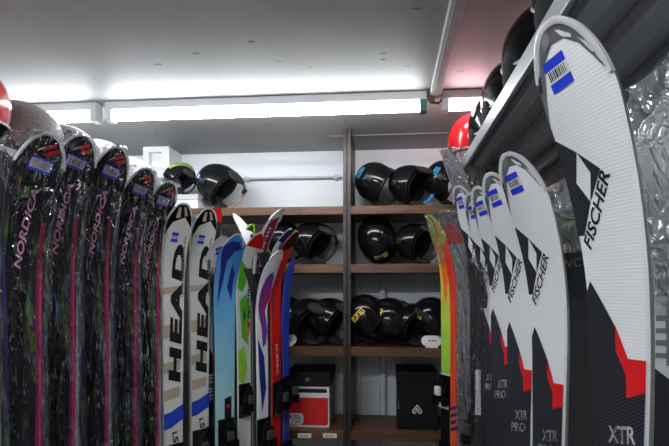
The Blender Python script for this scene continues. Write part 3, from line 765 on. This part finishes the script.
# right row on the metal shelf
ZR = 1.35+.50; GRH = 'helmets on the right metal shelf'
def rh(label, X, Y, mt, size=1., rot=(0, 0, 0), **k):
    return helmet(label, GRH, 0, Y, ZR, rot, shell=mt, size=size, X=X, vents=False, **k)
rimW = mat('white_trim', (.8, .8, .82), .3)
rh('black helmet with white rim line, nearest on the right metal shelf at the top edge', .412, .97, BLACKP, 1.0, rim=rimW, dots=None)
rh('black helmet with white rim line, second on the right metal shelf', .415, 1.25, BLACKP, 1.0, rim=rimW)
rh('black helmet with white rim line, third on the right metal shelf', .412, 1.52, BLACKP, .98, rim=rimW)
rh('black helmet with white rim line, fourth on the right shelf beside the red one', .41, 1.77, BLACKP, .96, rim=rimW)
rh('small red helmet with white rim at the far end of the right metal shelf', .36, 1.98, REDH, .98, rim=rimW)

# ------------------------------------------------------------------ back shelving
t = thing('shelving_unit', 'dark brown wooden shelving with centre post holding helmets and boxes', 'shelving', (at(347, 288, YF).x, YF, 0))
ox, oy = t.location.x, t.location.y
XL, XR = at(184, 288, YF).x-ox, .62-ox
pw = .019; G = .003
def rel(x0, y0, z0, x1, y1, z1, name, m_, bev=.0015):
    bm = NB(); box(bm, (x0, y0, z0), (x1, y1, z1), 0, bev); return put(name, bm, m_, t)
ceilZ = 1.35+.785
for n in (1, 2, 3, 4):
    th = .043 if n > 1 else .040
    rel(XL, 0, SH[n]-th, -pw-.0005, YB-YF, SH[n], 'shelf', WOODS)
    rel(pw+.0005, 0, SH[n]-th, XR, YB-YF, SH[n], 'shelf', WOODS)
rel(-pw, -.004, 0, -.0015, YB-YF, ceilZ-.002, 'post', WOODP); rel(.0015, -.004, 0, pw, YB-YF, ceilZ-.002, 'post', WOODP)
rel(XL-.022, 0, 0, XL-.0005, YB-YF, SH[1], 'side_panel', WOODP); rel(XR+.0005, 0, 0, XR+.022, YB-YF, SH[1]+.3, 'side_panel', WOODP)
rel(XL, .02, .06, -pw-.001, YB-YF, .10, 'shelf', WOODS); rel(pw+.001, .02, .06, XR, YB-YF, .10, 'shelf', WOODS)
for px in (304.5, 330):
    p = at(px, 435.5, YF); 
    bm = NB(); box(bm, (p.x-ox-.034, -.0035, p.z-.011), (p.x-ox+.034, -.0005, p.z+.011), 0, .0008)
    lb = put('price_label', bm, PAPER, t)
    tb = NB()
    for k in range(5): box(tb, (p.x-ox-.022+.009*k, -.0042, p.z-.005), (p.x-ox-.0165+.009*k, -.0036, p.z+.004))
    put('small_print', tb, GREYI, lb)

# boxes
p = at(308, 288, 2.26)
wB = .222; hB = .278; z0 = SH[4]+.001
t2 = thing('shoe_box', 'white, red and black cardboard box with round sticker on the bottom left shelf', 'box', (p.x, 2.245, z0))
bm = NB(); box(bm, (-wB/2, 0, 0), (wB/2, .23, hB*.74), 0, .002); put('box_body', bm, PAPER, t2)
bm = NB(); box(bm, (-wB/2-.003, -.003, hB*.745), (wB/2+.003, .233, hB), 0, .002); ld = put('lid', bm, mat('black_card', (.006, .006, .009), .5, spec=.25), t2)
bm = NB()
def rrect(bm, x0, z0, x1, z1, r, y, mi=0, corners=(1, 1, 1, 1), seg=5):
    pts = []
    for (cx, cz, a0, on) in ((x1-r, z1-r, 0, corners[1]), (x0+r, z1-r, 90, corners[0]), (x0+r, z0+r, 180, corners[3]), (x1-r, z0+r, 270, corners[2])):
        if on: pts += [(cx+r*math.cos(R(a0+90*q/seg)), cz+r*math.sin(R(a0+90*q/seg))) for q in range(seg+1)]
        else:
            sx = 1 if a0 in (0, 270) else -1; sz = 1 if a0 in (0, 90) else -1
            pts.append((cx+sx*r, cz+sz*r))
    f = bm.faces.new([bm.verts.new((x, y, z)) for x, z in pts]); f.material_index = mi
    f.normal_update()
    if f.normal.y > 0: f.normal_flip()
rrect(bm, -wB/2+.008, .012, wB/2-.006, hB*.54, .012, -.001, 0, (0, 0, 1, 1))
put('red_panel', bm, RED, t2)
bm = NB(); rrect(bm, -wB/2+.008, hB*.63, wB/2-.012, hB*.705, .012, -.001, 0, (0, 1, 0, 0)); put('black_stripe', bm, INK, t2)
bm = NB(); rrect(bm, -wB/2+.012, .014, -.02, .072, .016, -.002, 0)
for k in range(8): rrect(bm, -.062+.004*k, .022, -.062+.004*k+.0022, .034, .0005, -.0026, 1, (0, 0, 0, 0))
for k in range(3): rrect(bm, -.07, .042+.008*k, -.03-.006*k, .046+.008*k, .0005, -.0026, 1, (0, 0, 0, 0))
rrect(bm, -wB/2+.018, .045, -wB/2+.030, .062, .003, -.0026, 2)
put('round_sticker', bm, [PAPER, GREYI, RED], t2)
bm = NB()
for k in range(6):
    a = R(60*k); 
    pts = [(.0, .0), (.008*math.cos(a-.3), .008*math.sin(a-.3)), (.014*math.cos(a), .014*math.sin(a)), (.008*math.cos(a+.3), .008*math.sin(a+.3))]
    f = bm.faces.new([bm.verts.new((x, -.0045, hB*.87+z)) for x, z in pts])
put('emblem', bm, GREYI, ld)

p = at(417, 288, 2.27); wB = .20; hB = .285
t3 = thing('shoe_box', 'black cardboard box with white heart-shaped emblem on the bottom right shelf', 'box', (p.x, 2.255, SH[4]+.001))
BC = MATS['black_card']
bm = NB(); box(bm, (-wB/2, 0, 0), (wB/2, .23, hB*.78), 0, .002); bb = put('box_body', bm, mat('black_box_card', (.008, .008, .01), .5, spec=.25), t3)
bm = NB(); box(bm, (-wB/2-.003, -.003, hB*.785), (wB/2+.003, .233, hB), 0, .002); put('lid', bm, BC, t3)
bm = NB()
def heart(sc, w_, cz):
    out = []
    P = [(0, -1.0), (.75, -.15), (1.0, .35), (.75, .75), (.40, .80), (0, .35), (-.40, .80), (-.75, .75), (-1.0, .35), (-.75, -.15)]
    n = len(P)
    for i in range(n):
        (x0, y0), (x1, y1) = P[i], P[(i+1) % n]
        out.append(((x0*sc, y0*sc+cz), (x1*sc, y1*sc+cz)))
    for (a0, a1) in out:
        c = Vector((0, cz, 0)); A0 = Vector((*a0, 0)); A1 = Vector((*a1, 0))
        i0 = c+(A0-c)*w_; i1 = c+(A1-c)*w_
        bm.faces.new([bm.verts.new((q.x, -.001, q.y)) for q in (A0, A1, i1, i0)])
# two mirrored outline hearts forming the emblem, rotated upright
heart(.026, .70, .098)
heart(.012, .35, .098)
for v in bm.verts: v.co.z = 2*.098-v.co.z
put('heart_emblem', bm, LINEW, bb)
bm = NB()
rrect(bm, -wB/2+.006, .10, -wB/2+.010, .14, .0005, -.001, 0, (0, 0, 0, 0)); put('side_print', bm, GREYI, bb)

# white three-dot tags on the shelf edge
for px, lab in ((286, 'white rounded tag with three dark dots leaning on the left helmets, third shelf'), (432, 'white rounded tag with three dark dots in front of the right helmets, third shelf')):
    p = at(px, 288, YF)
    tt = thing('dotted_tag', lab, 'tag', (p.x, YF+.012, SH[3]+.001), (R(-8), 0, 0), 'three-dot white tags on the third shelf')
    bm = NB(); vs = []
    n = 24
    for y in (0, .006):
        ring = []
        for k in range(n):
            a = 2*PI*k/n; x = (.022 if math.cos(a) > 0 else -.022)+.028*math.cos(a); ring.append(bm.verts.new((x, y, .034+.026*math.sin(a))))
        vs.append(ring)
    bm.faces.new(vs[0]); bm.faces.new(vs[1][::-1])
    for k in range(n): bm.faces.new((vs[0][k], vs[1][k], vs[1][(k+1) % n], vs[0][(k+1) % n]))
    box(bm, (-.03, .0005, 0), (.03, .0055, .012), 0, .001)
    bmesh.ops.recalc_face_normals(bm, faces=bm.faces); put('plate', bm, PAPER, tt)
    for k in (-1, 0, 1):
        bm = NB(); cyl(bm, (k*.014+.004, -.0006, .034), (k*.014+.004, .0004, .034), .0042, 14); put('dot', bm, INK, tt)

# small white carton at left end of top shelf
p0 = at(183, 204, 2.20)
t4 = thing('white_carton', 'flat white carton under the small goggle-strapped helmet, top left shelf', 'box', (p0.x, 2.215, SH[1]+.001))
bm = NB(); box(bm, (-.07, 0, 0), (.07, .2, .045), 0, .003); put('carton_body', bm, PAPER, t4)
bm = NB(); box(bm, (-.073, -.003, .0455), (.073, .203, .073), 0, .003); put('lid', bm, mat('pale_grey_card', (.5, .52, .54), .5), t4)

# ------------------------------------------------------------------ left rack (shelf under the helmets)
tl = thing('ski_rack', 'white shelf rack along the left wall carrying the grey and white helmets', 'rack', (-1.1, 0, 0))
bm = NB(); box(bm, (-.36, .2, ZL-.025), (.068, 2.39, ZL-.001), 0, .003); put('shelf_board', bm, TRIMW, tl)
for y in (.25, 1.2, 2.14):
    bm = NB(); box(bm, (-.35, y, 0), (-.31, y+.04, ZL-.026), 0, .003); put('upright', bm, TRIMW, tl)

# ------------------------------------------------------------------ right metal shelf
tr_ = thing('metal_shelf', 'dark galvanised metal shelf with pale lip along the right wall', 'shelf', (.288, 0, 0))
zt = 1.35+.498
bm = NB(); box(bm, (0, .12, zt-.040), (.010, 2.19, zt+.004), 0, .002); put('front_lip', bm, LIPM, tr_)
bm = NB(); box(bm, (.0105, .12, zt-.006), (.50, 2.19, zt), 0, .001); put('tray', bm, DARKM, tr_)
for x0, x1, h in ((.035, .075, .030), (.14, .20, .035), (.27, .31, .028), (.37, .43, .04)):
    bm = NB(); box(bm, (x0, .12, zt-.006-h), (x1, 2.19, zt-.0065), 0, .006); put('stiffener', bm, DARKM, tr_)
bm = NB(); box(bm, (.50, .12, .2), (.512, 2.19, zt+.02), 0, .001)
put('back_panel', bm, DARKM, tr_)
for z in (.55, .95, 1.28, 1.55):
    bm = NB(); box(bm, (.470, .12, z), (.4995, 2.19, z+.05), 0, .006); put('back_rail', bm, DARKM, tr_)
for y in (.13, 2.13):
    bm = NB(); box(bm, (.46, y, 0), (.4995, y+.04, zt-.05), 0, .004); put('upright', bm, DARKM, tr_)

# ------------------------------------------------------------------ room
X0, X1, Y0, Y1 = -2.45, .95, -2.6, 2.56
def slab(name, lo, hi, m_):
    bm = NB(); box(bm, lo, hi); return struct(name, bm, m_)
slab('floor', (X0, Y0, -.1), (X1, Y1, 0), FLOORM)
slab('ceiling', (X0, Y0, ceilZ), (X1, Y1, ceilZ+.1), CEIL)
slab('wall_back', (X0, Y1, 0), (X1, Y1+.1, ceilZ), WALLW)
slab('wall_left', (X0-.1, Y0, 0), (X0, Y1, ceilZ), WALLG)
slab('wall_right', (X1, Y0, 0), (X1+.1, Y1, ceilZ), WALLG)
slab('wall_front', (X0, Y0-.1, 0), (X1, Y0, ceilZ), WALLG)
# ceiling seam, back lining
a, b2 = at(330, 134, 1), at(452, 133, 1)
ys = .785*450/(288-134)
bm = NB()
pts = []
for k in range(30):
    f = k/29; pts.append((-.30+.60*f, ys+.01+noise.noise(Vector((f*9, 1, 0)))*.006, ceilZ-.001))
tube(bm, pts, .0035, .0025, 6); struct('trim_1', bm, mat('rough_plaster_seam', (.30, .28, .26), .9))
# white pipe on back wall
pA, pB = at(243, 178.5, 2.53), at(341, 178, 2.53)
bm = NB(); cyl(bm, (pA.x, 2.535, pA.z), (pB.x, 2.535, pA.z), .007); 
for x in (pA.x+.02, pB.x-.03): box(bm, (x-.012, 2.53, pA.z-.014), (x+.012, 2.56, pA.z+.014), 0, .003)
tag(put('wall_rail', bm, mat('grey_rail', (.5, .52, .53), .4)), 'thin pale horizontal rail on the back wall above the top left shelf', 'rail')
# white column left
a, b2 = at(143, 200, 2.40), at(169, 200, 2.40)
bm = NB(); w_ = (b2.x-a.x)
box(bm, (a.x, 2.40, 0), (a.x+w_*.22, 2.558, ceilZ-.001), 0, .002); box(bm, (b2.x-w_*.30, 2.40, 0), (b2.x, 2.558, ceilZ-.001), 0, .002)
box(bm, (a.x+w_*.22, 2.43, 0), (b2.x-w_*.30, 2.558, ceilZ-.001), 0); box(bm, (a.x+w_*.22, 2.40, ceilZ-.03), (b2.x-w_*.3, 2.43, ceilZ-.001), 0)
struct('trim_2', bm, TRIMW)
# pipe frame behind shelves
tp = thing('pipe_frame', 'white upright pipe frame standing behind the right shelf bay', 'pipes', (at(370, 288, 2.53).x, 2.53, 0))
for px, r in ((359, .013), (383, .017)):
    bm = NB(); x = at(px, 288, 2.53).x-tp.location.x; cyl(bm, (x, 0, 0), (x, 0, 1.40), r); put('pipe', bm, TRIMW, tp, smooth=True)
for z in (1.30, 1.06):
    bm = NB(); x0 = at(359, 288, 2.53).x-tp.location.x; x1 = at(383, 288, 2.53).x-tp.location.x; cyl(bm, (x0, 0, z), (x1, 0, z), .010); put('rung', bm, TRIMW, tp, smooth=True)

# ceiling beam (conduit)
pa, pb = at(455, 0, 1.25), at(437, 88, 1.78)
bm = NB(); xb = (pa.x+pb.x)/2; box(bm, (xb-.021, -1.0, ceilZ-.030), (xb+.021, 1.775, ceilZ-.0005), 0, .003)
box(bm, (xb-.012, -1.0, ceilZ-.034), (xb+.010, 1.775, ceilZ-.029), 0, .001)
tag(put('ceiling_conduit', bm, mat('pale_conduit', (.46, .46, .46), .45)), 'narrow grey conduit running along the ceiling to the tube lamps', 'conduit')

# ------------------------------------------------------------------ tube lamps
def tubelamp(label, xa, xb_, y, col, strength, green=False, group='ceiling tube lamps'):
    L = xb_-xa; r = thing('tube_lamp', label, 'lamp', (xa, y, ceilZ-.075), (0, 0, 0), group)
    bm = NB(); box(bm, (0, .004, .040), (L, .052, .0745), 0, .004); put('batten', bm, TRIMW, r)
    e = bpy.data.materials.new('tube_glow'); e.use_nodes = True; nt = e.node_tree; nt.nodes.remove(nt.nodes['Principled BSDF'])
    em = nt.nodes.new('ShaderNodeEmission'); em.inputs[0].default_value = (*col, 1); em.inputs[1].default_value = strength
    nt.links.new(em.outputs[0], nt.nodes['Material Output'].inputs[0])
    bm = NB(); cyl(bm, (.025, .026, .016), (L-.025, .026, .016), .0165, 20); put('glass_tube', bm, e, r, smooth=True)
    for x0 in (0, L-.028):
        bm = NB(); box(bm, (x0, .004, -.006), (x0+.028, .048, .042), 0, .004)
        put('end_cap', bm, mat('green_end_cap', (.05, .25, .14), .4) if (green and x0 > 0) else TRIMW, r)
    return r
YT = 1.80
LC = (.93, .97, 1.0)
xa, xb_ = at(104, 100, YT).x, at(427, 96, YT).x
K = 34
tubelamp('long bright fluorescent tube across the ceiling, centre one with green end cap', xa, xb_, YT, LC, K, True)
tubelamp('fluorescent tube at the left above the grey helmets', xa-1.33, xa-.04, YT, LC, K)
tubelamp('pinkish fluorescent tube at the right beside the conduit end', xb_+.06, min(xb_+.66, X1-.05), YT, (1.0, .62, .66), K)
tubelamp('added unseen fluorescent tube behind the camera, front light for the skis', -1.35, -.05, -.12, LC, K*2.6)  # unseen lamp added to light the skis from the camera side
tubelamp('added unseen fluorescent tube at the front of the room, weaker fill light', -1.0, .3, -1.2, LC, K*.5)  # second added lamp out of view, weaker front fill
# connector clip between lamps
bm = NB()
tube(bm, [(xb_+.005, YT+.02, ceilZ-.03), (xb_+.02, YT+.01, ceilZ-.045), (xb_+.045, YT+.015, ceilZ-.05), (xb_+.06, YT+.02, ceilZ-.035)], .004)
box(bm, (xb_+.012, YT, ceilZ-.05), (xb_+.030, YT+.02, ceilZ-.028), 0, .003)
tag(put('cable_connector', bm, mat('brown_connector', (.12, .06, .05), .5)), 'small brown cable connector joining the centre and pinkish tubes', 'connector')
ca = at(40, 100, YT)

# ------------------------------------------------------------------ world, camera, view
w = bpy.data.worlds.new('World'); bpy.context.scene.world = w; w.use_nodes = True
w.node_tree.nodes['Background'].inputs[0].default_value = (.02, .02, .022, 1)
cd = bpy.data.cameras.new('camera'); cam = bpy.data.objects.new('camera', cd); COL.objects.link(cam)
cam.location = EYE; cam.rotation_euler = (PI/2, 0, YAW)
cd.sensor_width = 36; cd.lens = 36*F/669; cd.clip_start = .02
cd.shift_x = (334.5-CX)/669; cd.shift_y = (CY-223)/669
sc = bpy.context.scene; sc.camera = cam
sc.view_settings.view_transform = 'Standard'; sc.view_settings.look = 'None'; sc.view_settings.gamma = 1
sc.view_settings.exposure = 0.22
sc.cycles.transparent_max_bounces = 24
sc.cycles.max_bounces = 8
